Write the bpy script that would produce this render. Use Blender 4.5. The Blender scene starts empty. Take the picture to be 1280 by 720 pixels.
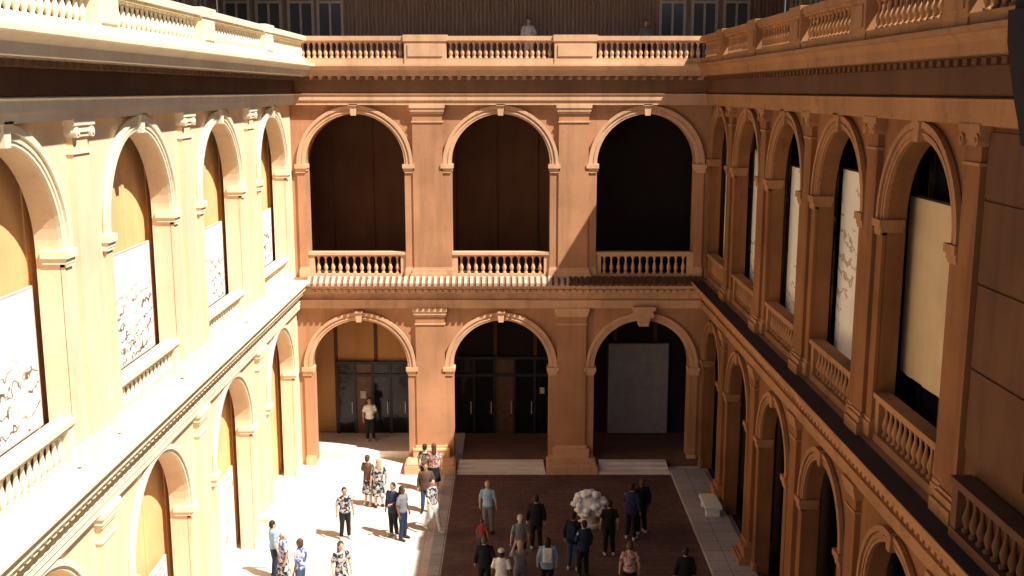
import bpy, bmesh, math, random
from mathutils import Vector, Matrix
random.seed(7)
C = bpy.context.scene.collection
R = math.radians
PI = math.pi
TH = R(10.46); FPX = 1337.0; H = 13.7

# ------------------------------------------------------------------ helpers
class MB:
    def __init__(s): s.v=[]; s.f=[]
    def quad(s,a,b,c,d):
        n=len(s.v); s.v += [a,b,c,d]; s.f.append((n,n+1,n+2,n+3)); return s
    def box(s,x0,x1,y0,y1,z0,z1,tx=0,ty=0):
        n=len(s.v)
        s.v += [(x0,y0,z0),(x1,y0,z0),(x1,y1,z0),(x0,y1,z0),(x0+tx,y0+ty,z1),(x1-tx,y0+ty,z1),(x1-tx,y1-ty,z1),(x0+tx,y1-ty,z1)]
        for q in ((0,3,2,1),(4,5,6,7),(0,1,5,4),(1,2,6,5),(2,3,7,6),(3,0,4,7)): s.f.append(tuple(n+i for i in q))
        return s
    def prof(s,pts,x0,x1):            # pts: (p outward, z); y=-p
        n=len(s.v); k=len(pts)
        for x in (x0,x1):
            for p,z in pts: s.v.append((x,-p,z))
        for i in range(k):
            j=(i+1)%k; s.f.append((n+i,n+j,n+k+j,n+k+i))
        s.f.append(tuple(n+i for i in range(k))); s.f.append(tuple(n+k+i for i in reversed(range(k))))
        return s
    def lathe(s,cx,cy,z0,pr,m=10):
        n=len(s.v)
        for r,z in pr:
            for i in range(m):
                a=2*PI*i/m; s.v.append((cx+r*math.cos(a),cy+r*math.sin(a),z0+z))
        for j in range(len(pr)-1):
            for i in range(m):
                i2=(i+1)%m
                s.f.append((n+j*m+i,n+j*m+i2,n+(j+1)*m+i2,n+(j+1)*m+i))
        s.f.append(tuple(n+i for i in reversed(range(m)))); s.f.append(tuple(n+(len(pr)-1)*m+i for i in range(m)))
        return s
    def arc(s,cx,cz,r0,r1,y0,y1,m=28,a0=0,a1=PI):
        n=len(s.v)
        for i in range(m+1):
            a=a0+(a1-a0)*i/m; c,t=math.cos(a),math.sin(a)
            s.v += [(cx+r0*c,y0,cz+r0*t),(cx+r1*c,y0,cz+r1*t),(cx+r1*c,y1,cz+r1*t),(cx+r0*c,y1,cz+r0*t)]
        for i in range(m):
            b=n+4*i
            for q in range(4):
                q2=(q+1)%4; s.f.append((b+q,b+q2,b+4+q2,b+4+q))
        s.f.append((n,n+1,n+2,n+3)); b=n+4*m; s.f.append((b+3,b+2,b+1,b))
        return s
    def cyl(s,a,b,r,m=12,r2=None):
        a=Vector(a); b=Vector(b); return s.tube([a,b],[r,r if r2 is None else r2],m)
    def tube(s,pts,rad,m=10,flat=1.0):
        pts=[Vector(p) for p in pts]; n=len(s.v); k=len(pts)
        for i,p in enumerate(pts):
            d=(pts[min(i+1,k-1)]-pts[max(i-1,0)]).normalized()
            ax=Vector((1,0,0)) if abs(d.x)<.8 else Vector((0,1,0))
            u=(ax-d*ax.dot(d)).normalized(); w=d.cross(u)
            for j in range(m):
                t=2*PI*j/m; q=p+rad[i]*(u*math.cos(t)+w*math.sin(t)*flat); s.v.append(tuple(q))
        for i in range(k-1):
            for j in range(m):
                j2=(j+1)%m; s.f.append((n+i*m+j,n+i*m+j2,n+(i+1)*m+j2,n+(i+1)*m+j))
        s.f.append(tuple(n+j for j in reversed(range(m)))); s.f.append(tuple(n+(k-1)*m+j for j in range(m)))
        return s
    def ell(s,c,r,m=12,k=8):
        n=len(s.v)
        for i in range(1,k):
            t=PI*i/k
            for j in range(m):
                p=2*PI*j/m; s.v.append((c[0]+r[0]*math.sin(t)*math.cos(p),c[1]+r[1]*math.sin(t)*math.sin(p),c[2]-r[2]*math.cos(t)))
        for i in range(k-2):
            for j in range(m):
                j2=(j+1)%m; s.f.append((n+i*m+j,n+i*m+j2,n+(i+1)*m+j2,n+(i+1)*m+j))
        a=len(s.v); s.v.append((c[0],c[1],c[2]-r[2])); b=len(s.v); s.v.append((c[0],c[1],c[2]+r[2]))
        for j in range(m):
            j2=(j+1)%m; s.f.append((a,n+j2,n+j)); s.f.append((b,n+(k-2)*m+j,n+(k-2)*m+j2))
        return s
    def rings(s,rs,m=16):             # elliptical rings (cx,cy,z,rx,ry)
        n=len(s.v)
        for cx,cy,z,rx,ry in rs:
            for j in range(m):
                t=2*PI*j/m; s.v.append((cx+rx*math.cos(t),cy+ry*math.sin(t),z))
        for i in range(len(rs)-1):
            for j in range(m):
                j2=(j+1)%m; s.f.append((n+i*m+j,n+i*m+j2,n+(i+1)*m+j2,n+(i+1)*m+j))
        s.f.append(tuple(n+j for j in reversed(range(m)))); s.f.append(tuple(n+(len(rs)-1)*m+j for j in range(m)))
        return s
    def mesh(s,name,clean=True,smooth=False):
        me=bpy.data.meshes.new(name); me.from_pydata(s.v,[],s.f)
        if clean:
            bm=bmesh.new(); bm.from_mesh(me)
            bmesh.ops.remove_doubles(bm,verts=bm.verts,dist=1e-4)
            bmesh.ops.recalc_face_normals(bm,faces=bm.faces); bm.to_mesh(me); bm.free()
        if smooth:
            for p in me.polygons: p.use_smooth=True
        return me
    def build(s,name,mat,parent=None,smooth=False,bevel=0,loc=None):
        me=s.mesh(name,True,smooth); me.materials.append(mat)
        return link(name,me,parent,bevel,loc)
def link(name,me,parent=None,bevel=0,loc=None):
    o=bpy.data.objects.new(name,me); C.objects.link(o)
    if parent: o.parent=parent
    if loc is not None: o.location=loc
    if bevel:
        b=o.modifiers.new('bevel','BEVEL'); b.width=bevel; b.segments=2; b.limit_method='ANGLE'
    return o
def tag(o,label=None,cat=None,group=None,kind=None):
    if label: o['label']=label
    if cat: o['category']=cat
    if group: o['group']=group
    if kind: o['kind']=kind
    return o
def empty(name,loc,rz=0):
    o=bpy.data.objects.new(name,None); C.objects.link(o); o.location=loc; o.rotation_euler=(0,0,rz); o.empty_display_size=.2
    return o

# ------------------------------------------------------------------ materials
class NT:
    def __init__(s,name,rough=.8,spec=.3):
        s.m=bpy.data.materials.new(name); s.m.use_nodes=True; s.t=s.m.node_tree; s.n=s.t.nodes; s.b=s.n['Principled BSDF']
        s.b.inputs['Roughness'].default_value=rough; s.b.inputs['Specular IOR Level'].default_value=spec
        g=s.n.new('ShaderNodeNewGeometry'); s.pos=g.outputs['Position']
    def mapp(s,sc,src=None,rot=(0,0,0)):
        m=s.n.new('ShaderNodeMapping'); m.inputs['Scale'].default_value=sc; m.inputs['Rotation'].default_value=rot
        s.t.links.new(src or s.pos,m.inputs['Vector']); return m.outputs[0]
    def noise(s,scale,detail=5,vec=None,rough=.55,dist=0):
        n=s.n.new('ShaderNodeTexNoise'); n.inputs['Scale'].default_value=scale; n.inputs['Detail'].default_value=detail
        n.inputs['Roughness'].default_value=rough; n.inputs['Distortion'].default_value=dist
        s.t.links.new(vec or s.pos,n.inputs['Vector']); return n.outputs['Fac']
    def ramp(s,f,p0,c0,p1,c1):
        r=s.n.new('ShaderNodeValToRGB'); e=r.color_ramp.elements
        e[0].position=p0; e[0].color=(*c0,1); e[1].position=p1; e[1].color=(*c1,1); s.t.links.new(f,r.inputs[0]); return r.outputs[0]
    def mix(s,a,b,f,mode='MIX'):
        m=s.n.new('ShaderNodeMix'); m.data_type='RGBA'; m.blend_type=mode
        for i,v in ((6,a),(7,b)):
            if isinstance(v,tuple): m.inputs[i].default_value=(*v,1)
            else: s.t.links.new(v,m.inputs[i])
        if isinstance(f,float): m.inputs[0].default_value=f
        else: s.t.links.new(f,m.inputs[0])
        return m.outputs[2]
    def col(s,c): s.t.links.new(c,s.b.inputs['Base Color']); return s
    def bump(s,h,st=.3,d=.02):
        b=s.n.new('ShaderNodeBump'); b.inputs['Strength'].default_value=st; b.inputs['Distance'].default_value=d
        s.t.links.new(h,b.inputs['Height']); s.t.links.new(b.outputs[0],s.b.inputs['Normal']); return s
def sc(c,k): return tuple(min(.93,x*k) for x in c)
def plaster(name,c,grime=.55,streak=.5,big=.78):
    t=NT(name,.88,.2)
    a=t.ramp(t.noise(.55,8),.3,sc(c,big),.7,sc(c,1.10))
    b=t.mix(a,sc(c,grime),t.ramp(t.noise(1,6,t.mapp((2.6,2.6,.22)),.6),.5,(0,0,0),.8,(streak,)*3))
    d=t.mix(b,sc(c,grime*.8),t.ramp(t.noise(6,8,None,.7),.55,(0,0,0),.82,(.4,)*3))
    t.col(d); t.bump(t.noise(22,8,None,.7),.35,.015); return t.m
def flat(name,c,rough=.7,var=.15,metal=0,scale=6,bump=.15):
    t=NT(name,rough,.35)
    t.col(t.ramp(t.noise(scale,5),.3,sc(c,1-var),.7,sc(c,1+var))); t.b.inputs['Metallic'].default_value=metal
    if bump: t.bump(t.noise(scale*5,4),bump,.01)
    return t.m
M={}
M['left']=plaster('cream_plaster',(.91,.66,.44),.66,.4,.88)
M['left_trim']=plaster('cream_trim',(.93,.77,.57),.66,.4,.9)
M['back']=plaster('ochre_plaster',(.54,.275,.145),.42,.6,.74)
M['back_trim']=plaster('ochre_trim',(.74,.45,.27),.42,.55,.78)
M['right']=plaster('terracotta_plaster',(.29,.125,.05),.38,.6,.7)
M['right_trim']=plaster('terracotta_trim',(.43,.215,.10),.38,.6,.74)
M['right_dark']=plaster('dark_terracotta',(.15,.07,.035),.4,.6,.7)  # darker terracotta for the blind bays and their balustrades
M['fr_left']=plaster('umber_shade_frieze',(.17,.095,.06),.5,.5)  # frieze colours carry the shade of the cornice above
M['fr_back']=plaster('brown_shade_frieze',(.24,.125,.07),.5,.5)
M['fr_right']=plaster('dark_terracotta_shade_frieze',(.14,.065,.033),.5,.5)
M['ledge']=plaster('weathered_ledge',(.88,.78,.68),.6,.3)
M['tile']=plaster('weathered_ledge_tile',(.56,.43,.34),.45,.6)
M['rledge']=plaster('dark_ledge',(.065,.045,.04),.5,.3)  # very dark tone for the right wing ledge
M['in_left']=plaster('golden_inner_plaster',(.90,.54,.25),.6,.4)
M['gap_shade']=plaster('brown_gap_shade_board',(.10,.055,.035),.6,.5)
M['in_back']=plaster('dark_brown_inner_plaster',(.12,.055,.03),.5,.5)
M['in_low']=plaster('amber_lit_plaster',(.50,.25,.09),.6,.5)
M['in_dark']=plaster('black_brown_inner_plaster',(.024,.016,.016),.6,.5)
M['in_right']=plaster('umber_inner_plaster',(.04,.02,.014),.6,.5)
M['slab']=plaster('gallery_slab',(.5,.33,.22),.6,.3)
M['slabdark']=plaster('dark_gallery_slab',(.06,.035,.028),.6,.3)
M['brownfloor']=plaster('brown_floor_stone',(.18,.10,.07),.6,.3)
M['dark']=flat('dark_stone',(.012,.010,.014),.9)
M['frame']=flat('dark_frame',(.02,.017,.015),.5)
M['grey_door']=flat('grey_painted_door',(.30,.295,.33),.55,.14,0,2.5)
M['brown_door']=flat('brown_wood_door',(.12,.055,.027),.5,.3)
M['paper']=flat('notice_paper',(.5,.45,.38),.7)
M['whiteframe']=flat('pale_window_frame',(.55,.52,.5),.6)
M['concrete']=plaster('pale_step_stone',(.80,.74,.68),.6,.2)
M['paleconcrete']=plaster('white_block_stone',(.88,.85,.8),.7,.2)
M['white']=flat('white_sculpture',(.90,.88,.86),.7,.08,0,9,.6)
g=NT('dark_glass',.12,.25); g.b.inputs['Base Color'].default_value=(.010,.010,.012,1); g.bump(g.noise(2.5,3),.25,.05); M['glass']=g.m
g=NT('bluish_glass',.12,.6); g.b.inputs['Base Color'].default_value=(.10,.12,.15,1); g.bump(g.noise(1.5,2),.05,.02); M['bglass']=g.m
t=NT('brown_slat_cladding',.7); t.col(t.ramp(t.noise(9,6,t.mapp((3,3,.15))),.3,(.22,.155,.135),.7,(.46,.34,.30))); M['slat']=t.m
def paving(name,c1,c2,mortar,w,h,msize=.012,rough=.75,off=.5,var=.8):
    t=NT(name,rough,.3); b=t.n.new('ShaderNodeTexBrick'); b.inputs['Scale'].default_value=1
    b.inputs['Color1'].default_value=(*c1,1); b.inputs['Color2'].default_value=(*c2,1); b.inputs['Mortar'].default_value=(*mortar,1)
    b.inputs['Mortar Size'].default_value=msize; b.inputs['Brick Width'].default_value=w; b.inputs['Row Height'].default_value=h; b.offset=off
    t.t.links.new(t.pos,b.inputs['Vector'])
    x=t.mix(b.outputs['Color'],t.ramp(t.noise(.8,8),.3,(.55,.5,.46),.7,(1,1,1)),var,'MULTIPLY')
    x=t.mix(x,t.ramp(t.noise(7,8,None,.7),.45,(.65,.6,.55),.6,(1,1,1)),var*.6,'MULTIPLY')
    t.col(x); t.bump(t.noise(30,5),.3,.01); return t.m
M['pave']=paving('cream_stone_paving',(.80,.71,.63),(.75,.66,.58),(.58,.49,.42),.9,.9,.012,.8,0,.4)
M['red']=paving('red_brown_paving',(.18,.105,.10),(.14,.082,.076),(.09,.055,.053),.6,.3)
M['border']=paving('border_stone',(.55,.53,.54),(.48,.46,.47),(.27,.25,.25),.7,.7,.014,.8,0,.5)
M['ground']=flat('earth_ground',(.2,.17,.14),.95)
def panel_mat(name,base,ink,sc_=1.2,lo=.62,wid=.9,zc=None):
    t=NT(name,.75,.2)
    w=t.n.new('ShaderNodeTexWave'); w.inputs['Scale'].default_value=sc_; w.inputs['Distortion'].default_value=7; w.inputs['Detail'].default_value=3; w.inputs['Detail Scale'].default_value=1.6
    t.t.links.new(t.mapp((1,1,1.2),None,(.4,.3,.2)),w.inputs['Vector'])
    lines=t.ramp(w.outputs['Fac'],wid-.08,(0,0,0),wid,(1,1,1)); mask=t.ramp(t.noise(.6,3),lo-.05,(0,0,0),lo,(1,1,1))
    m=t.mix(lines,mask,1.0,'MULTIPLY')
    if zc:
        sx=t.n.new('ShaderNodeSeparateXYZ'); t.t.links.new(t.pos,sx.inputs[0])
        mr=t.n.new('ShaderNodeMapRange'); mr.inputs[1].default_value=zc+.3; mr.inputs[2].default_value=zc-.3; t.t.links.new(sx.outputs[2],mr.inputs[0])
        m=t.mix(m,mr.outputs[0],1.0,'MULTIPLY')
    base_=t.ramp(t.noise(1.1,6),.3,sc(base,.92),.7,sc(base,1.05))
    t.col(t.mix(base_,ink,m)); return t.m
M['panel']=panel_mat('white_panel_with_drawing',(.88,.83,.77),(.17,.10,.06),2.2,.47,.95,9.2)
M['panel2']=panel_mat('grey_panel_with_drawing',(.80,.76,.71),(.15,.09,.06),2.6,.45,.94,9.4)
M['panel3']=panel_mat('low_white_panel',(.85,.76,.65),(.45,.30,.19),2.0,.55,.95)
M['cloth_y']=flat('pale_ochre_sheet',(.62,.46,.27),.8,.16,0,.7,.1)
M['cloth_g']=panel_mat('pale_grey_sheet',(.87,.82,.73),(.5,.4,.29),1.8,.55,.96)

# ------------------------------------------------------------------ setting
def sheet(name,x0,x1,y0,y1,z,m,kind='structure'):
    o=MB().quad((x0,y0,z),(x1,y0,z),(x1,y1,z),(x0,y1,z)).build(name,m); o['kind']=kind; return o
XL,XR,YB=-7.8,7.0,38.0
sheet('ground',-400,400,-300,500,-.03,M['ground'])
sheet('courtyard_paving',XL-3.3,XR+.2,2,YB+3.2,0,M['pave'])
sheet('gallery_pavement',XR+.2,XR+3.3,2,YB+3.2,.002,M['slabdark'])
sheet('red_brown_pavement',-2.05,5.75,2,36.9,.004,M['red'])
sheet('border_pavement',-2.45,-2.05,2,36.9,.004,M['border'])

# ------------------------------------------------------------------ the wings
baluster_mesh_cache={}
def baluster_mesh(m,h):
    k=(m.name,h)
    if k not in baluster_mesh_cache:
        s=h/.62
        pr=[(.07,0),(.07,.06),(.038,.07),(.042,.10),(.070,.18),(.073,.23),(.052,.32),(.030,.42),(.029,.49),(.046,.52),(.032,.535),(.066,.56),(.066,.62)]
        me=MB().lathe(0,0,0,[(r,z*s) for r,z in pr],10).mesh('baluster',True,True); me.materials.append(m); baluster_mesh_cache[k]=me
    return baluster_mesh_cache[k]

def arch_wall(mb,u0,u1,z0,z1,openings,t):
    cuts=[u0]+[(openings[i][0]+openings[i+1][0])/2 for i in range(len(openings)-1)]+[u1]
    for i,(c,r,s,p) in enumerate(openings):
        a,b=cuts[i],cuts[i+1]
        for y in (0,t):
            mb.quad((a,y,z0),(c-r,y,z0),(c-r,y,z1),(a,y,z1)); mb.quad((c+r,y,z0),(b,y,z0),(b,y,z1),(c+r,y,z1))
            if s>z0: mb.quad((c-r,y,z0),(c+r,y,z0),(c+r,y,s),(c-r,y,s))
            N=32
            for k in range(N):
                a0=PI-PI*k/N; a1=PI-PI*(k+1)/N
                P=(c+r*math.cos(a0),p+r*math.sin(a0)); Q=(c+r*math.cos(a1),p+r*math.sin(a1))
                mb.quad((P[0],y,P[1]),(Q[0],y,Q[1]),(Q[0],y,z1),(P[0],y,z1))
                if y==0: mb.quad((P[0],0,P[1]),(Q[0],0,Q[1]),(Q[0],t,Q[1]),(P[0],t,P[1]))
        mb.quad((c-r,0,s),(c-r,t,s),(c-r,t,p),(c-r,0,p)); mb.quad((c+r,0,s),(c+r,t,s),(c+r,t,p),(c+r,0,p))
        if s>z0: mb.quad((c-r,0,s),(c+r,0,s),(c+r,t,s),(c-r,t,s))
    mb.quad((u0,0,z0),(u0,t,z0),(u0,t,z1),(u0,0,z1)); mb.quad((u1,0,z0),(u1,t,z0),(u1,t,z1),(u1,0,z1))

def comb(u0,u1,tw,step,ya,yb,z0,z1):
    d=MB(); u=u0
    while u<u1:
        d.box(u,u+tw,ya,yb,z0,z1); d.box(u+tw,u+step,yb-.015,yb,z0,z1); u+=step
    return d

def pilaster(root,u,z0,z1,w,wall_m,trim_m,low,scroll,ped=None,pp=.30):
    p=.12
    sh=MB().box(u-w/2,u+w/2,-p,.01,z0,z1)
    o=sh.build('pilaster',wall_m,root)
    h=w/2
    cap=MB().box(u-h-.03,u+h+.03,-p-.03,0,z1-.62,z1-.57).box(u-h-.04,u+h+.04,-p-.04,0,z1-.32,z1-.24).box(u-h-.07,u+h+.07,-p-.07,0,z1-.24,z1-.12).box(u-h-.10,u+h+.10,-p-.10,0,z1-.12,z1-.002)
    if scroll and not low:
        for s in (-1,1):
            cap.cyl((u+s*(h-.02),-p-.10,z1-.24),(u+s*(h-.02),0,z1-.24),.095,14)
            cap.cyl((u+s*(h-.02),-p-.12,z1-.24),(u+s*(h-.02),0,z1-.24),.04,10)
    cap.build('capital',trim_m,o)
    b=MB()
    if low:
        pw=ped or h+.22
        b.box(u-pw,u+pw,-p-pp,0,z0,z0+.30).box(u-pw+.06,u+pw-.06,-p-pp+.06,0,z0+.30,z0+.36,.0,0).box(u-h-.14,u+h+.14,-p-.16,0,z0+.36,z0+.62).box(u-h-.16,u+h+.16,-p-.18,0,z0+.62,z0+.69).box(u-h-.06,u+h+.06,-p-.07,0,z0+.69,z0+.79)
    else:
        b.box(u-h-.12,u+h+.12,-p-.12,0,z0,z0+.26).box(u-h-.07,u+h+.07,-p-.07,0,z0+.26,z0+.38).box(u-h-.03,u+h+.03,-p-.03,0,z0+.38,z0+.45)
    b.build('base',trim_m,o)

def archivolt(root,c,r,spring,trim_m,y=0,sill=0,wall_m=None,wid=.27,jw=.30,key=True):
    o=MB().arc(c,spring+.002,r+.0,r+wid,-.07,.012).arc(c,spring+.002,r+wid-.08,r+wid+.03,-.12,-.03).arc(c,spring+.002,r+.07,r+.12,-.095,-.03).build('archivolt',trim_m,root)
    if key:
        k=MB(); z0=spring+r-.05; z1=spring+r+wid+.08
        k.box(c-.09,c+.09,-.16,0,z0,z1-.06,-.035,0).box(c-.15,c+.15,-.20,0,z1-.06,z1+.0)
        k.build('keystone',trim_m,o)
    for s in (-1,1):
        x0,x1=sorted((c+s*r,c+s*(r+jw)))
        j=MB().box(x0,x1,-.07,.01,sill,spring-.22); j=j.build('jamb_pilaster',wall_m,root)
        MB().box(x0-.0 if s>0 else x0-.05,x1+.05 if s>0 else x1,-.11,.0,spring-.30,spring-.24).box(x0-.04,x1+.04,-.12,.3,spring-.24,spring-.14).box(x0-.07,x1+.07,-.16,.32,spring-.14,spring-.0).build('impost',trim_m,j)
        MB().box(x0-.03,x1+.03,-.11,.0,sill,sill+.30).box(x0-.01,x1+.01,-.085,.0,sill+.30,sill+.38).build('base',trim_m,j)

def wing(name,origin,rz,u0,u1,bays,pils,t,r,K,depth=3.0,dz=0,Pt=1.0,scroll=False,pw=.9,ends=(0,0),blind=(),tiled=False,dlow=None,rlow=None,bigkey=None,lowcrown=5.5):
    root=empty(name,origin,rz)
    W,T=K['wall'],K['trim']
    rl=rlow or r
    up_sp=12.89-r; lo_sp=lowcrown-rl
    open_up=[c for c in bays if c not in blind]
    ub=u1
    if blind: ub=max(open_up)+2.3
    mb=MB(); arch_wall(mb,u0,ub,6.5,13.9,[(c,r,7.08,up_sp) for c in open_up],t); arch_wall(mb,u0,u1,0,6.5,[(c,rl,0.0,lo_sp) for c in bays],t)
    if blind: mb.box(ub,u1,.0,t,6.5,13.9)
    mb.build('wall',W,root)
    for c in blind:
        f=MB()
        for k,(za,zb) in enumerate(((8.3,9.55),(9.6,10.85),(10.9,12.1),(12.15,13.1))): f.box(c-1.92,c-.03,-.05,.01,za,zb,.02,0).box(c+.03,c+1.92,-.05,.01,za,zb,.02,0)
        f.box(c-1.93,c+1.93,-.02,.011,7.1,13.15)
        f.build('blind_panel',M['right_dark'],root)
    for u in pils:
        pilaster(root,u,7.0,13.22,pw,W,T,False,scroll); pilaster(root,u,0,5.97,pw,W,T,True,scroll,K.get('ped'),K.get('pp',.3))
    for c in bays:
        if c not in blind: archivolt(root,c,r,up_sp,T,0,7.08,W)
        archivolt(root,c,rl,lo_sp,T,0,0.0,W,key=(c!=bigkey and lowcrown<5.6),wid=.27 if lowcrown<5.6 else .15)
    q=K.get('pm',.5)/.5
    P=[(-.02,5.96),(.16,5.96),(.16,6.12),(.19,6.12),(.19,6.24),(.22,6.27),(.08,6.3),(.08,6.48),(.14,6.5),(.16*q,6.56),(.2*q,6.56),(.2*q,6.68),(.40*q,6.72),(.40*q,6.84),(.46*q,6.93),(.5*q,6.95),(.5*q,7.02),(-.02,7.04)]
    if tiled: P[13]=(.40*q,6.80); P[14]=(.46*q,6.86); P[15]=(.5*q,6.87); P[16]=(.5*q,6.90)
    mc=MB().prof([(p,z+dz) for p,z in P],u0,u1).build('string_course',T,root)
    if tiled:
        e=.5*q+.05
        MB().prof([(0,6.95),(e,6.87),(e,6.92),(.24,7.10),(0,7.10)],u0,u1).build('ledge_top',M['fr_back'],mc)
        for ua,ub_,mt in ((u0+.5,2.35,M['tile']),(2.42,u1-.4,M['fr_right'])):  # right-hand tiles get a darker material: shade put into their colour
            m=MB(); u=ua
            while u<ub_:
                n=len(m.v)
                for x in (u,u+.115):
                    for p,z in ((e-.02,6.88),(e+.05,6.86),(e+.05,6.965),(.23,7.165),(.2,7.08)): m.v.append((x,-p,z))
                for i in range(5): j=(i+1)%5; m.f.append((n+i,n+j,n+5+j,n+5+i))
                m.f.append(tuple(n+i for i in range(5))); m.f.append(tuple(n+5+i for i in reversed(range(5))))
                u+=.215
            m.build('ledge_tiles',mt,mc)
    else: MB().box(u0,u1,-.49*q,-.13,7.021+dz,7.034+dz).build('ledge_top',K.get('ledge',T),mc)
    comb(u0+.6,u1-.6,.13,.24,-.33*q,-.15,6.56+dz,6.68+dz).build('dentil_band',T,mc)
    P=[(-.02,13.2),(.2,13.2),(.2,13.36),(.24,13.36),(.24,13.54),(.28,13.58),(.09,13.62),(.09,13.92),(.16,13.96),(.2,14.04),(.2,14.16),(.42*Pt,14.2),(.42*Pt,14.38),(.5*Pt,14.5),(.55*Pt,14.52),(.55*Pt,14.6),(-t,14.6),(-t,13.9),(-.02,13.9)]
    en=MB().prof([(p,z+dz) for p,z in P],u0,u1).build('cornice',T,root)
    MB().box(u0,u1,-.215,-.05,13.63+dz,14.05+dz).build('shade_frieze',K['shade_frieze'],en)  # dark band painting in the shadow under the cornice
    comb(u0+.6,u1-.6,.16,.32,-.30*Pt-.08,-.15,14.055+dz,14.155+dz).build('dentil_band',K['shade_frieze'],en)
    bl=[]
    def balus(par,a,b,y,z0,h,gap):
        n=max(2,int(round((b-a)/gap))); g=(b-a)/n
        for i in range(n): bl.append((par,a+g*(i+.5),y,z0,h))
    yb=-.30*Pt
    tb=empty('roof_balustrade',(0,0,0)); tb.parent=root
    MB().box(u0,u1,yb-.17,yb+.17,14.6+dz,14.78+dz).build('plinth',T,tb)
    MB().box(u0,u1,yb-.13,yb+.13,15.32+dz,15.38+dz).box(u0,u1,yb-.18,yb+.18,15.38+dz,15.53+dz).build('rail',T,tb)
    ped=K.get('rp',.55)
    for u in pils:
        MB().box(u-ped,u+ped,yb-.20,yb+.20,14.603+dz,15.36+dz).box(u-ped+.12,u+ped-.12,yb-.23,yb-.20,14.85+dz,15.25+dz).box(u-ped-.04,u+ped+.04,yb-.23,yb+.23,15.355+dz,15.57+dz).build('pedestal',T,tb)
    bb=[u0+.45]+[x for u in sorted(pils) for x in (u-ped,u+ped)]+[u1-.45]
    for i in range(0,len(bb),2):
        if bb[i+1]-bb[i]>.4: balus(tb,bb[i]+.05,bb[i+1]-.05,yb,14.78+dz,.55,.2 if name=='rear_arcade_wing' else .27)
    for c in bays:
        yo=-.34 if c in blind else 0; TB=M['right_dark'] if c in blind else T
        b=empty('balcony_balustrade',(c,yo,0)); b.parent=root
        MB().box(-r,r,-.02,.26,7.045,7.2).build('plinth',TB,b)
        MB().box(-r,r,-.0,.24,7.84,7.9).box(-r,r,-.05,.28,7.9,8.0).build('rail',TB,b)
        MB().box(-r,-r+.2,.0,.24,7.2,7.84).build('end_block',TB,b); MB().box(r-.2,r,.0,.24,7.2,7.84).build('end_block',TB,b)
        n=int(round((2*r-.4)/.25)); g=(2*r-.4)/n
        for i in range(n): bl.append((b,-r+.2+g*(i+.5),.12,7.2,.64))
    def off(par): return (par.location.x,par.location.y) if par.name.startswith('balcony') else (0,0)
    def dist(e):
        par,u,y,z,h=e; ox,oy=off(par)
        wp=Matrix.Rotation(rz,4,'Z')@Vector((u+ox,y+oy,z))+Vector(origin)
        if wp.y<13: return 1000-wp.y
        return (wp-Vector((0,0,H))).length
    bl.sort(key=dist)
    for i,(par,u,y,z,h) in enumerate(bl[:98]):
        mt=M['right_dark'] if (off(par)[1]<-.1) else T
        o=bpy.data.objects.new('baluster',baluster_mesh(mt,h)); C.objects.link(o); o.parent=par; o.location=(u,y,z)
    if bl[98:]:
        m=MB()
        for par,u,y,z,h in bl[98:]:
            s=h/.62; ox,oy=off(par)
            m.lathe(u+ox,y+oy,z,[(a,b_*s) for a,b_ in [(.07,0),(.07,.06),(.038,.07),(.070,.18),(.073,.23),(.052,.32),(.029,.49),(.046,.52),(.066,.56),(.066,.62)]],8)
        m.build('far_balusters',T,root,True)['kind']='stuff'
    e0,e1=ends
    D=depth; DL=dlow or D
    MB().box(u0-e0,u1+e1,t,D,6.25+dz,7.03+dz).build('gallery_floor',K['slab'],root)
    MB().box(u0-e0,u1+e1,t,6.5,13.35+dz,14.58+dz).build('roof_terrace',M['slabdark'],root)
    MB().box(u0-e0,u1+e1,D,D+.3,7.0,13.35+dz).build('gallery_wall',K['inner'],root)
    MB().box(u0-e0,u1+e1,DL,D+.3,0,6.25).build('ground_floor_inner_wall',K['inner_low'],root)
    u=u0-e0+.8; m=MB(); sw=K.get('sw',.06)
    while u<u1+e1-.3: m.box(u,u+.14,D-sw,D,7.03,13.3).box(u,u+.14,DL-sw,DL,.02,6.2); u+=1.57
    m.build('wall_strips',K['inner'],root)
    return root

Kb=dict(wall=M['back'],trim=M['back_trim'],ledge=M['ledge'],inner=M['in_back'],inner_low=M['in_dark'],slab=M['slabdark'],rp=.72,ped=.92,pp=.98,pm=.5,shade_frieze=M['fr_back'])
Kl=dict(wall=M['left'],trim=M['left_trim'],ledge=M['ledge'],inner=M['in_left'],inner_low=M['in_left'],slab=M['slab'],rp=.5,pm=.56,sw=.03,shade_frieze=M['fr_left'])
Kr=dict(wall=M['right'],trim=M['right_trim'],ledge=M['rledge'],inner=M['in_right'],inner_low=M['in_dark'],slab=M['slabdark'],rp=.45,pm=.62,shade_frieze=M['fr_right'])
back=wing('rear_arcade_wing',(-.4,YB,0),0,-7.4,7.4,[-5.15,0,5.15],[-2.575,2.575],.7,1.75,Kb,3.0,.005,1.1,False,1.05,tiled=True,bigkey=5.15)
tag(back,'orange plaster rear wing facing the viewer, three tall arches on each of two storeys','building wing')
left=wing('side_arcade_wing',(XL,0,0),R(90),6.6,38.0,[9.75,16.35,22.4,28.6,34.85],[6.9,12.9,19.2,25.5,31.8],.42,1.9,Kl,.66,0,1.9,True,.72,ends=(0,3.3),lowcrown=5.8)
tag(left,'sunlit cream arcade wing along the left side of the courtyard','building wing')
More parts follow.
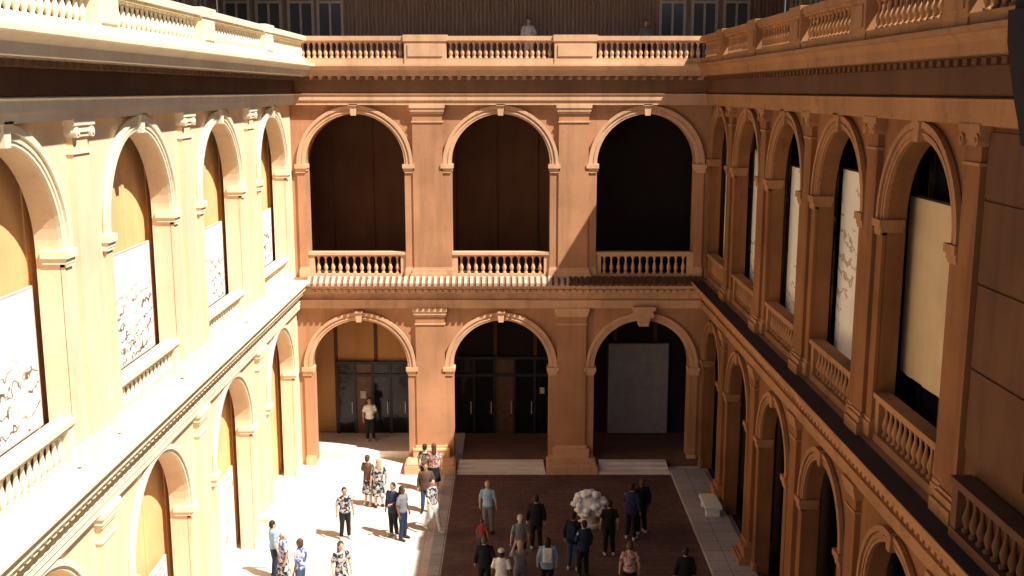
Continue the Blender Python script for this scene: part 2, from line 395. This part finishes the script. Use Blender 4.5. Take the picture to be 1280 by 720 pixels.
right=wing('side_arcade_wing',(XR,0,0),R(-90),-38.0,-6.6,[-36.15,-31.8,-27.3,-22.8,-18.3,-13.8,-9.3],[-34.05,-29.55,-25.05,-20.55,-16.05,-11.55,-7.05],.36,1.56,Kr,3.0,0,1.15,True,.56,ends=(3.3,0),blind=(-13.8,-9.3),dlow=1.0,rlow=1.4)
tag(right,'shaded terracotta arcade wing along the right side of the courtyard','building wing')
MB().box(37.99,38.68,.004,.68,0,13.9).build('corner_pier',M['left'],left)
MB().box(-38.42,-37.99,.004,.42,0,13.9).build('corner_pier',M['right'],right)
MB().box(41.3,41.55,0.0,3.3,0,14.3).build('end_wall',M['in_left'],left)
MB().box(-41.55,-41.3,0.0,3.3,0,14.3).build('end_wall',M['in_back'],right)
for c in (9.75,16.35,22.4,28.6,34.85): MB().box(c-1.95,c+1.95,.46,.50,7.04,7.86).build('gap_shade_board',M['gap_shade'],left)  # dark backing added so the gaps between balusters look shaded
MB().box(-7.39,-1.95,2.975,2.999,.3,6.2).build('painted_shading_wall',M['in_low'],back)  # interior glow painted as a brighter wall behind the left arch
MB().box(2.6,7.39,2.90,2.935,7.05,13.3).build('painted_shading_wall',M['in_dark'],back)  # shade painted as a near-black panel behind the upper right arch
for c in (-36.15,-31.8,-27.3,-22.8,-18.3):
    w_=MB()
    for x in (-1.5,-.5,.5,1.5): w_.box(c+x-.04,c+x+.04,.78,.84,7.05,12.95)
    w_.box(c-1.7,c+1.7,.785,.835,10.6,10.7)
    w_=w_.build('window',M['frame'],right)
    MB().box(c-1.75,c+1.75,.80,.82,7.05,12.95).build('pane',M['glass'],w_)
k=MB().box(4.97,5.33,-.34,.0,5.35,5.92,-.10,0).box(4.74,5.56,-.44,.0,5.92,6.06).box(4.82,5.48,-.38,0,5.80,5.92)
for s in (-1,1): k.cyl((5.15+s*.26,-.36,5.74),(5.15+s*.26,0,5.74),.11,14)
k.cyl((4.98,-.33,5.42),(5.32,-.33,5.42),.09,12); k.build('bracket',M['back_trim'],back)

def attic(root,u0,u1,y,wins,shade_rooffront,dz=0):
    MB().box(u0,u1,y+.06,y+.3,14.5,17.5+dz).build('attic_wall',M['slat'],root)
    m=MB(); segs=[]
    ws=sorted(wins); prev=u0
    for a,b in ws: segs.append((prev,a)); prev=b
    segs.append((prev,u1))
    for a,b in segs:
        u=a
        while u<b-.05: m.box(u,u+.075,y-.0,y+.06,14.6,17.4); u+=.15
    if m.v: m.build('slat_cladding',M['slat'],root)
    for a,b in ws:
        f=MB().box(a,a+.1,y-.06,y+.05,14.6,17.4).box(b-.1,b,y-.06,y+.05,14.6,17.4).box(a+.1,b-.1,y-.05,y+.05,16.9,17.0).box((a+b)/2-.04,(a+b)/2+.04,y-.05,y+.05,14.75,16.9).box(a+.1,b-.1,y-.05,y+.05,14.6,14.75).build('window',M['whiteframe'],root)
        MB().box(a+.1,b-.1,y+.0,y+.04,14.75,17.4).build('pane',M['bglass'],f)
    MB().box(u0,u1,shade_rooffront,y+3.5,17.4+dz,17.75+dz).build('added_shade_roof',M['dark'],root)  # unseen roof, overhang added to keep the attic in shade
attic(back,-10.6,10.6,3.2,[(-10.4,-9.4),(-9.2,-8.2),(-8.0,-7.0),(-6.9,-5.9),(5.9,6.9),(7.1,8.1),(8.3,9.3)],.8,.01)
attic(left,6.6,41.1,3.2,[(20+2.6*i,21.3+2.6*i) for i in range(8)],1.2)
attic(right,-41.1,-6.6,3.2,[(-40.2+2.6*i,-38.9+2.6*i) for i in range(9)],1.9)

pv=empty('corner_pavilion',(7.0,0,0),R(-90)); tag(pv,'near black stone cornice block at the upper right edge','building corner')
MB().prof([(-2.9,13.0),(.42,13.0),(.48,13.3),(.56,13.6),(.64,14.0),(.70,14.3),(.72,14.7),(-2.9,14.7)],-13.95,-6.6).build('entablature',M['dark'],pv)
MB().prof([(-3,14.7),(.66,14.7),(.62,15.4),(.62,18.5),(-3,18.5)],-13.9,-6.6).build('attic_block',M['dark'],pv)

o=MB().box(5.75,XR-.0,2,37.2,-.02,.14).build('side_pavement',M['border']); o['kind']='structure'
for ua,ub_,l in ((-1.6,1.60,'short flight of three pale stone steps before the middle arch'),(3.55,6.12,'short flight of three pale stone steps before the right hand arch')):
    st=empty('stone_steps',(-.4,37,0)); tag(st,l,'steps','pale stone steps before the rear arcade')
    MB().box(ua,ub_,-.02,.40,-.02,.09).build('lower_step',M['concrete'],st,bevel=.01)
    MB().box(ua+.02,ub_-.02,.24,.62,.09,.18).build('middle_step',M['concrete'],st,bevel=.01)
    MB().box(ua+.04,ub_-.04,.50,.80,.18,.268).build('upper_step',M['concrete'],st,bevel=.01)
MB().box(-7.39,-1.46,.70,3.0,.0,.275).build('landing',M['concrete'],back)
MB().box(-1.45,7.39,-.20,3.0,.005,.266).build('threshold',M['brownfloor'],back)

# ------------------------------------------------------------------ doors on the rear inner wall
YI=2.96
def shopfront(c,w,n,h,doorcol=None):
    f=MB()
    for i in range(n+1):
        x=c-w/2+w*i/n; f.box(x-.05,x+.05,YI-.12,YI,.27,h)
    f.box(c-w/2+.05,c+w/2-.05,YI-.11,YI-.01,2.6,2.72).box(c-w/2-.05,c+w/2+.05,YI-.13,YI,h,h+.12)
    d=f.build('door',M['frame'],back)
    for i in range(n):
        x0=c-w/2+w*i/n+.05; x1=c-w/2+w*(i+1)/n-.05
        mm=M['brown_door'] if doorcol and i in doorcol else M['glass']
        MB().box(x0,x1,YI-.06,YI-.02,.27,2.6).box(x0,x1,YI-.06,YI-.02,2.72,h).build('pane' if mm is M['glass'] else 'door_leaf',mm,d)
        MB().box(x1-.09,x1-.06,YI-.16,YI-.13,1.1,1.6).build('handle',M['whiteframe'],d)
    return d
d1=shopfront(-4.4,4.2,6,3.1,(1,)); d2=shopfront(.1,4.0,5,3.3,(2,))
for (u,z,w,h,d) in ((-5.6,1.7,.22,.3,d1),(-3.4,1.5,.2,.3,d1),(1.5,1.9,.18,.25,d2)):
    MB().box(u,u+w,YI-.075,YI-.062,z,z+h).build('notice',M['paper'],d)
g=MB().box(4.15,6.60,YI-.1,YI,.27,4.0).build('door_frame',M['frame'],back)
MB().box(4.2,6.55,YI-.17,YI-.1,.3,3.95).build('door_leaf',M['grey_door'],g,bevel=.01)

# ------------------------------------------------------------------ display panels in the left arcade
def panel(Y0,Y1,x,z0,z1,m,label,grp,name='display_panel'):
    r=empty(name,(x,(Y0+Y1)/2,z0)); tag(r,label,'display panel',grp); w=(Y1-Y0)/2
    MB().box(-.015,.015,-w,w,.05,z1-z0).build('board',m,r)
    MB().box(-.022,.022,-w-.04,-w,0,z1-z0+.03).box(-.022,.022,w,w+.04,0,z1-z0+.03).box(-.022,.022,-w,w,z1-z0,z1-z0+.03).box(-.022,.022,-w,w,.0,.05).build('frame',M['whiteframe'],r)
names=['nearest the viewer','second nearest','third nearest','farthest one']
for i,c in enumerate((16.35,22.4,28.6,34.85)):
    panel(c-1.85,c+1.83,XL-.53,7.87,(10.35,10.3,10.0,9.7)[i],M['panel' if i!=1 else 'panel2'],'white panel with brush drawing in the upper left arcade, '+names[i],'panels in the left arcade')
for i,c in enumerate((22.4,28.6)):
    panel(c-1.2,c+1.7,XL-.54,.0,2.7,M['panel3'],'white panel on the ground floor behind the left arcade, '+('nearer one' if i==0 else 'farther one near the corner'),'panels in the left arcade')
nm=['nearest one','second nearest','third nearest','fourth nearest','farthest, by the corner']
for i,c in enumerate((18.3,22.8,27.3,31.8,36.15)):
    yc=c+(.75 if i==0 else .6)
    r=empty('hanging_sheet',(XR+.55,yc,(11.75,11.95,11.7,11.9,11.6)[i])); tag(r,'large pale cloth sheet hanging in the upper right arcade, '+nm[i],'hanging cloth','sheets hanging in the right arcade')
    m=MB(); N=24; w=1.2 if i==0 else 1.05; ln=(3.4,4.3,4.0,4.3,4.0)[i]
    fa=lambda y: .012*math.sin(y*7+i)+.006*math.sin(y*17)
    for k in range(N):
        ya=-w+2*w*k/N; yb=-w+2*w*(k+1)/N
        m.quad((fa(ya),ya,-ln),(fa(yb),yb,-ln),(fa(yb)*.3,yb,0),(fa(ya)*.3,ya,0))
    m.build('cloth',M['cloth_y'] if i==0 else M['cloth_g'],r,True)
    MB().cyl((0,-w-.1,.02),(0,w+.1,.02),.03).build('rod',M['frame'],r)

b=empty('stone_bench',(6.5,33.2,.14)); tag(b,'small low white stone bench against the right arcade','bench')
MB().box(-.28,.28,-.6,.6,.26,.36).build('seat',M['paleconcrete'],b,bevel=.015)
for s in (-1,1): MB().box(-.22,.22,s*.4-.1,s*.4+.1,0,.26).build('leg',M['paleconcrete'],b)

# ------------------------------------------------------------------ people
def remesh(mb,vox=.014,sm=3):
    me=mb.mesh('tmp',False); o=bpy.data.objects.new('tmp',me); C.objects.link(o)
    r=o.modifiers.new('r','REMESH'); r.mode='VOXEL'; r.voxel_size=vox
    s=o.modifiers.new('s','SMOOTH'); s.factor=.5; s.iterations=sm
    dg=bpy.context.evaluated_depsgraph_get(); dg.update(); out=bpy.data.meshes.new_from_object(o.evaluated_get(dg))
    bpy.data.objects.remove(o); bpy.data.meshes.remove(me)
    for p in out.polygons: p.use_smooth=True
    out.materials.clear(); out.materials.append(None); return out
POSE={
 'stand':dict(kl=(.10,-.01,.49),al=(.115,.02,.08),kr=(-.10,-.03,.49),ar=(-.13,.0,.08),el=(.245,.03,1.14),wl=(.26,-.04,.89),er=(-.245,.03,1.14),wr=(-.26,-.05,.89)),
 'walk':dict(kl=(.09,-.17,.50),al=(.09,-.27,.10),kr=(-.09,-.03,.48),ar=(-.09,.28,.13),el=(.24,.12,1.15),wl=(.25,.12,.90),er=(-.24,-.08,1.15),wr=(-.23,-.26,.96)),
 'chat':dict(kl=(.11,-.04,.49),al=(.14,.0,.08),kr=(-.09,.0,.49),ar=(-.10,.03,.08),el=(.25,.0,1.15),wl=(.13,-.24,1.14),er=(-.25,.04,1.14),wr=(-.25,-.03,.89)),
 'photo':dict(kl=(.10,-.01,.49),al=(.12,.02,.08),kr=(-.10,-.01,.49),ar=(-.12,.02,.08),el=(.22,-.17,1.24),wl=(.07,-.33,1.44),er=(-.22,-.17,1.24),wr=(-.07,-.33,1.44)),
}
def lerp(a,b,t): return tuple(a[i]+(b[i]-a[i])*t for i in range(3))
PM={}
for pn,P in POSE.items():
    D={}
    b=MB()
    b.rings([(0,0,.86,.13,.10),(0,0,.96,.155,.11),(0,0,1.07,.13,.095),(0,0,1.24,.155,.11),(0,0,1.37,.165,.10),(0,0,1.43,.12,.08),(0,.0,1.47,.06,.06),(0,-.005,1.54,.05,.054)])
    b.ell((0,-.0,1.615),(.076,.096,.108)).ell((0,-.03,1.56),(.052,.06,.06)).tube([(0,-.09,1.625),(0,-.113,1.59)],[.009,.015],8)
    for s in (-1,1): b.ell((s*.079,.008,1.60),(.012,.022,.032))
    b.ell((0,-.09,1.555),(.024,.012,.009))
    for s,e,w,k,a in ((1,P['el'],P['wl'],P['kl'],P['al']),(-1,P['er'],P['wr'],P['kr'],P['ar'])):
        sh=(s*.17,0,1.40)
        b.tube([(s*.08,0,1.40),sh,lerp(sh,e,.5),e,lerp(e,w,.3),w],[.055,.058,.046,.038,.038,.025])
        hp=(s*.085,0,.92)
        b.tube([hp,lerp(hp,k,.4),k,lerp(k,a,.35),a],[.095,.085,.055,.058,.036],12)
        b.tube([(a[0],a[1]+.05,a[2]-.04),(a[0]+s*.01,a[1]-.06,a[2]-.035),(a[0]+s*.02,a[1]-.17,a[2]-.055)],[.038,.042,.026],8)
        ev=Vector(e); wv=Vector(w); d=(wv-ev).normalized(); side=Vector((0,1,0)) if abs(d.y)<.7 else Vector((0,0,1))
        side=(side-d*side.dot(d)).normalized(); inn=d.cross(side)*(-s)
        pc=wv+d*.05; b.tube([wv,pc,wv+d*.095],[.026,.036,.034],8,.6)
        for q,(off_,ln) in enumerate(((-.028,.065),(-.010,.078),(.010,.074),(.028,.058))):
            p0=wv+d*.085+side*off_; p1=p0+d*ln*.55+inn*.006; p2=p1+d*ln*.35+inn*.025; b.tube([p0,p1,p2],[.010,.009,.008],6)
        t0=wv+d*.03-side*.03; t1=t0+d*.035-side*.028; b.tube([t0,t1,t1+d*.03+inn*.008],[.012,.010,.009],6)
    D['body']=remesh(b,.0105,2)
    for kind in ('shirt','jacket'):
        b=MB(); x=.018 if kind=='shirt' else .034; zb=.90 if kind=='shirt' else .80
        b.rings([(0,0,zb,.165+x*.6,.12+x*.6),(0,0,.97,.16+x,.115+x),(0,0,1.07,.14+x,.10+x),(0,0,1.24,.158+x,.112+x),(0,0,1.37,.165+x,.10+x),(0,0,1.435,.13+x*.6,.085+x*.6),(0,0,1.475,.07,.07)])
        for s,e,w in ((1,P['el'],P['wl']),(-1,P['er'],P['wr'])):
            sh=(s*.165,0,1.395)
            if kind=='shirt': b.tube([(s*.06,0,1.39),sh,lerp(sh,e,.5),lerp(sh,e,.85)],[.06,.072,.064,.062])
            else: b.tube([(s*.06,0,1.38),sh,lerp(sh,e,.5),e,lerp(e,w,.5),lerp(e,w,.95)],[.065,.08,.066,.058,.052,.042])
        D[kind]=remesh(b,.016,3)
    b=MB(); b.rings([(0,0,.82,.16,.11),(0,0,.92,.175,.125),(0,0,1.0,.165,.12),(0,0,1.03,.15,.11)])
    for s,k,a in ((1,P['kl'],P['al']),(-1,P['kr'],P['ar'])):
        hp=(s*.085,0,.92); b.tube([hp,lerp(hp,k,.4),k,lerp(k,a,.4),lerp(k,a,.97)],[.105,.097,.072,.072,.06],12)
    D['trousers']=remesh(b,.016,3)
    cx=(P['kl'][0]+P['kr'][0])/2; cy=(P['kl'][1]+P['kr'][1])/2
    b=MB(); b.rings([(cx,cy,.42,.25,.21 if pn!='walk' else .27),(cx*.6,cy*.6,.66,.215,.17),(0,0,.90,.18,.13),(0,0,1.04,.15,.11)],20)
    D['skirt']=remesh(b,.018,2)
    b=MB().ell((0,.022,1.64),(.090,.098,.104)).ell((0,.05,1.58),(.078,.07,.08)); D['short_hair']=remesh(b,.013,2)
    b=MB().ell((0,.022,1.64),(.095,.102,.106)).ell((0,.06,1.56),(.09,.07,.12)).ell((0,.085,1.44),(.085,.045,.14)); D['long_hair']=remesh(b,.013,2)
    for s,a,nm_ in ((1,P['al'],'shoe_l'),(-1,P['ar'],'shoe_r')):
        b=MB().tube([(a[0],a[1]+.065,a[2]-.035),(a[0]+s*.01,a[1]-.06,a[2]-.035),(a[0]+s*.02,a[1]-.19,a[2]-.05)],[.044,.05,.032],10).ell((a[0],a[1]+.02,a[2]-.005),(.045,.055,.04))
        D[nm_]=remesh(b,.012,2)
    D['eye']=MB().ell((0,0,0),(.012,.008,.008),8,6).mesh('eye',False,True); D['eye'].materials.append(None)
    PM[pn]=D
capm=remesh(MB().ell((0,.015,1.67),(.098,.108,.075)).ell((0,-.10,1.665),(.07,.08,.012)),.012,1)
def cloth(name,c,c2=None,scale=14):
    t=NT(name,.85,.2)
    if c2:
        n=t.noise(scale,3,None,.6,.6)
        t.col(t.ramp(n,.47,c,.53,c2))
    else: t.col(t.ramp(t.noise(5,4),.3,sc(c,.75),.7,sc(c,1.2)))
    t.bump(t.noise(14,4,None,.6,1),.5,.03); return t.m
CL={'black':cloth('black_cloth',(.015,.015,.02)),'navy':cloth('navy_cloth',(.025,.035,.08)),'white':cloth('white_cloth',(.75,.73,.7)),'grey':cloth('grey_cloth',(.2,.2,.21)),
 'blue':cloth('light_blue_cloth',(.3,.45,.62)),'brown':cloth('brown_cloth',(.12,.07,.05)),'pat':cloth('black_and_white_print',(.02,.02,.03),(.45,.43,.41),11),
 'patb':cloth('blue_and_white_print',(.05,.10,.3),(.55,.55,.58),10),'red':cloth('dark_red_cloth',(.3,.04,.04)),'cream':cloth('cream_cloth',(.6,.5,.38)),'patr':cloth('red_and_white_print',(.35,.07,.06),(.5,.46,.42),11),'denim':cloth('denim_cloth',(.05,.08,.15))}
HR={'dark':flat('dark_hair',(.02,.013,.01),.6),'brown':flat('brown_hair',(.08,.04,.02),.6),'fair':flat('fair_hair',(.4,.3,.17),.6),'grey':flat('grey_hair',(.5,.48,.46),.6)}
SK=[flat('fair_skin',(.62,.38,.27),.6,.06),flat('tan_skin',(.42,.24,.15),.6,.06),flat('dark_skin',(.16,.085,.05),.6,.06)]
EYE=flat('dark_eye',(.02,.015,.012),.3,.0,0,6,0); SHOE=flat('dark_shoe',(.03,.025,.022),.5); SHW=flat('pale_shoe',(.6,.58,.55),.5)
def setm(o,m): o.material_slots[0].link='OBJECT'; o.material_slots[0].material=m; return o
def ground(px,py,z=0):
    a=math.atan((py-360)/FPX)+TH; Y=(H-z)/math.tan(a); d=Y*math.cos(TH)+(H-z)*math.sin(TH); return (px-640)*d/FPX,Y
npers=0
def person(x,y,z,face,pose,top,tk,bot,bk,hair,hk,label,scale=1.0,cap=None,group='visitors standing in the courtyard'):
    global npers; npers+=1
    D=PM[pose]; b=setm(link('person',D['body']),SK[(0,1,0,0,1,2,0)[npers%7]]); b.location=(x,y,z); b.rotation_euler=(0,0,R(face)); s_=scale*(1,.96,1.03,.98,1.01)[npers%5]; b.scale=(scale,scale,s_)
    tag(b,label,'person',group)
    setm(link('jacket' if tk=='jacket' else 'shirt',D[tk],b),CL[top])
    setm(link('skirt' if bk=='skirt' else 'trousers',D[bk],b),CL[bot])
    setm(link('hair',D[hk+'_hair'],b),HR[hair])
    shm=SHW if random.random()<.35 else SHOE
    for n in ('shoe_l','shoe_r'): setm(link('shoe',D[n],b),shm)
    for s in (-1,1): setm(link('eye',D['eye'],b,loc=(s*.033,-.089,1.622)),EYE)
    if cap: setm(link('cap',capm,b),CL[cap])
    return b
def G(px,py,*a,**k):
    x,y=ground(px,py); return person(x,y,.005,*a,**k)
G(432,673,20,'stand','pat','shirt','black','trousers','dark','short','person in black and white print top alone in the sun, leftmost standing figure')
G(461,632,150,'chat','brown','shirt','pat','skirt','brown','short','person in brown top and printed skirt at back left, left of a pair')
G(474,634,200,'stand','pat','shirt','pat','skirt','fair','long','fair haired person in printed dress at back left, right of a pair in the sun')
G(492,670,-30,'chat','navy','jacket','black','trousers','dark','short','person in navy jacket talking in the sun, left of the dark pair')
G(504,674,60,'stand','grey','shirt','navy','trousers','dark','long','person in grey shirt with long dark hair, right of the dark pair in the sun')
G(532,612,160,'stand','pat','shirt','black','trousers','dark','short','person in printed shirt and black trousers before the pillar between the arches')
G(543,616,190,'chat','patr','shirt','black','skirt','brown','long','person in red print top and black skirt before the pillar between the arches')
G(533,640,0,'stand','brown','jacket','denim','trousers','brown','short','person in brown jacket and denim trousers at the edge of the sunlight')
G(541,664,40,'walk','pat','shirt','white','trousers','dark','short','person in printed top and white trousers walking along the shadow edge')
G(344,722,120,'chat','blue','shirt','navy','trousers','dark','short','person in light blue shirt at bottom left near the left arcade')
G(356,734,-60,'stand','patb','shirt','pat','skirt','grey','long','grey haired person in blue and white print top at bottom left')
G(377,750,-110,'stand','patb','shirt','denim','trousers','brown','short','person in blue print shirt cut by the bottom edge, lower left')
G(428,750,30,'stand','pat','shirt','pat','skirt','brown','long','person in printed dress at bottom edge, alone in the sun')
G(610,667,170,'stand','blue','shirt','grey','trousers','fair','short','fair haired person in light blue shirt at the left edge of the red paving')
G(603,694,160,'stand','red','shirt','denim','trousers','brown','short','small child in dark red top on the red paving',scale=.66)
G(670,686,180,'stand','black','jacket','black','trousers','dark','short','person in long black jacket in the middle of the shade',scale=1.04)
G(650,716,190,'stand','grey','shirt','black','trousers','grey','short','grey haired person in grey shirt in front of the black coat')
G(606,742,180,'stand','black','jacket','black','trousers','brown','short','brown haired person in black jacket at the bottom, left of the central cluster')
G(627,762,170,'stand','white','shirt','denim','trousers','dark','short','person in white shirt at the bottom centre wearing a cream cap',cap='cream')
G(650,750,195,'photo','grey','shirt','grey','trousers','fair','long','fair haired person in grey shirt raising both hands at the bottom centre')
G(684,742,180,'stand','blue','jacket','black','trousers','dark','long','person in light blue jacket with long dark hair, right of the central cluster')
G(716,712,160,'stand','black','jacket','denim','trousers','dark','short','person in black jacket and denim trousers in front of the white sculpture, left one')
G(729,720,210,'chat','navy','jacket','black','trousers','dark','short','person in navy jacket in front of the white sculpture, right one')
G(761,694,180,'stand','black','shirt','black','trousers','dark','short','person all in black just right of the white sculpture')
G(789,674,150,'chat','navy','jacket','black','trousers','dark','short','tall person in navy jacket at the right of the group, left of a tall pair',scale=1.06)
G(801,667,200,'stand','black','jacket','black','trousers','brown','short','tall person in black jacket at the right of the group, right of a tall pair',scale=1.1)
G(786,754,180,'stand','patr','shirt','black','trousers','brown','short','person in red and white print top at the bottom right')
G(855,758,180,'stand','black','jacket','black','trousers','dark','short','person in black jacket alone at the bottom right edge')
Y=39.9; person((463-640)*(Y*math.cos(TH)+13.4*math.sin(TH))/FPX,Y,.277,10,'chat','white','shirt','black','trousers','dark','short','person in white shirt inside the left ground floor arch',group='visitors inside the rear arcade')
person(.6,40.2,14.59,0,'chat','white','jacket','white','trousers','dark','short','person in white jacket on the roof terrace, centre',group='people on the roof terrace')
person(4.9,40.2,14.59,-10,'stand','grey','jacket','black','trousers','dark','short','person in grey jacket on the roof terrace, right side',group='people on the roof terrace')
def backpack(px,py,face,m,label):
    x,y=ground(px,py); a=R(face); bx_=Vector((0,.20,0)); bx_.rotate(Matrix.Rotation(a,3,'Z'))
    r=empty('backpack',(x+bx_.x,y+bx_.y,1.02),a); tag(r,label,'backpack')
    MB().box(-.14,.14,-.07,.07,0,.40,.02,.015).build('bag_body',m,r,bevel=.03); MB().box(-.10,.10,.07,.11,.04,.2,.01,0).build('front_pocket',m,r,bevel=.015)
backpack(684,742,180,CL['white'],'pale backpack worn by the person in the light blue jacket'); backpack(716,712,160,CL['navy'],'navy backpack worn by the person in black in front of the sculpture')
x,y=ground(736,656); r=empty('sculpture',(x,y,.005)); r.scale=(.9,.9,.9); tag(r,'lumpy white sculpture with rounded blooms on the red paving','sculpture')
rs=random.Random(3); m=MB(); m.ell((0,0,.66),(.46,.4,.46),16,12)
for i in range(60):
    a=rs.uniform(0,2*PI); e=rs.uniform(-.8,1.4); q=rs.uniform(.06,.15)
    m.ell((.55*math.cos(a)*math.cos(e),.45*math.sin(a)*math.cos(e),.72+.5*math.sin(e)),(q,q*1.1,q*.8),10,8)
me=remesh(m,.018,0); setm(link('blooms',me,r),M['white'])
MB().lathe(0,0,0,[(.42,0),(.42,.08),(.3,.12),(.26,.35),(.34,.42)],24).build('pedestal',M['concrete'],r)

# ------------------------------------------------------------------ camera, light
cam=bpy.data.cameras.new('camera'); co=bpy.data.objects.new('camera',cam); C.objects.link(co)
co.location=(0,0,H); co.rotation_euler=(PI/2-TH,0,0); cam.sensor_width=36; cam.lens=36*FPX/1280; cam.clip_end=2000; cam.clip_start=.1
bpy.context.scene.camera=co
d=Vector((-.6,.38,-1)).normalized()
L=bpy.data.lights.new('sun','SUN'); L.energy=9.5; L.angle=R(.5); L.color=(1,.94,.85); lo=bpy.data.objects.new('sun',L); C.objects.link(lo); lo.rotation_euler=d.to_track_quat('-Z','Y').to_euler(); lo.location=(20,-10,40)
w=bpy.data.worlds.new('World'); bpy.context.scene.world=w; w.use_nodes=True; nt=w.node_tree
sky=nt.nodes.new('ShaderNodeTexSky'); sky.sky_type='NISHITA'; sky.sun_disc=False; sky.sun_elevation=math.asin(-d.z); sky.sun_rotation=math.atan2(.6,-.38)
nt.links.new(sky.outputs[0],nt.nodes['Background'].inputs[0]); nt.nodes['Background'].inputs[1].default_value=.05
s=bpy.context.scene; s.view_settings.view_transform='Standard'; s.view_settings.look='None'; s.view_settings.exposure=0
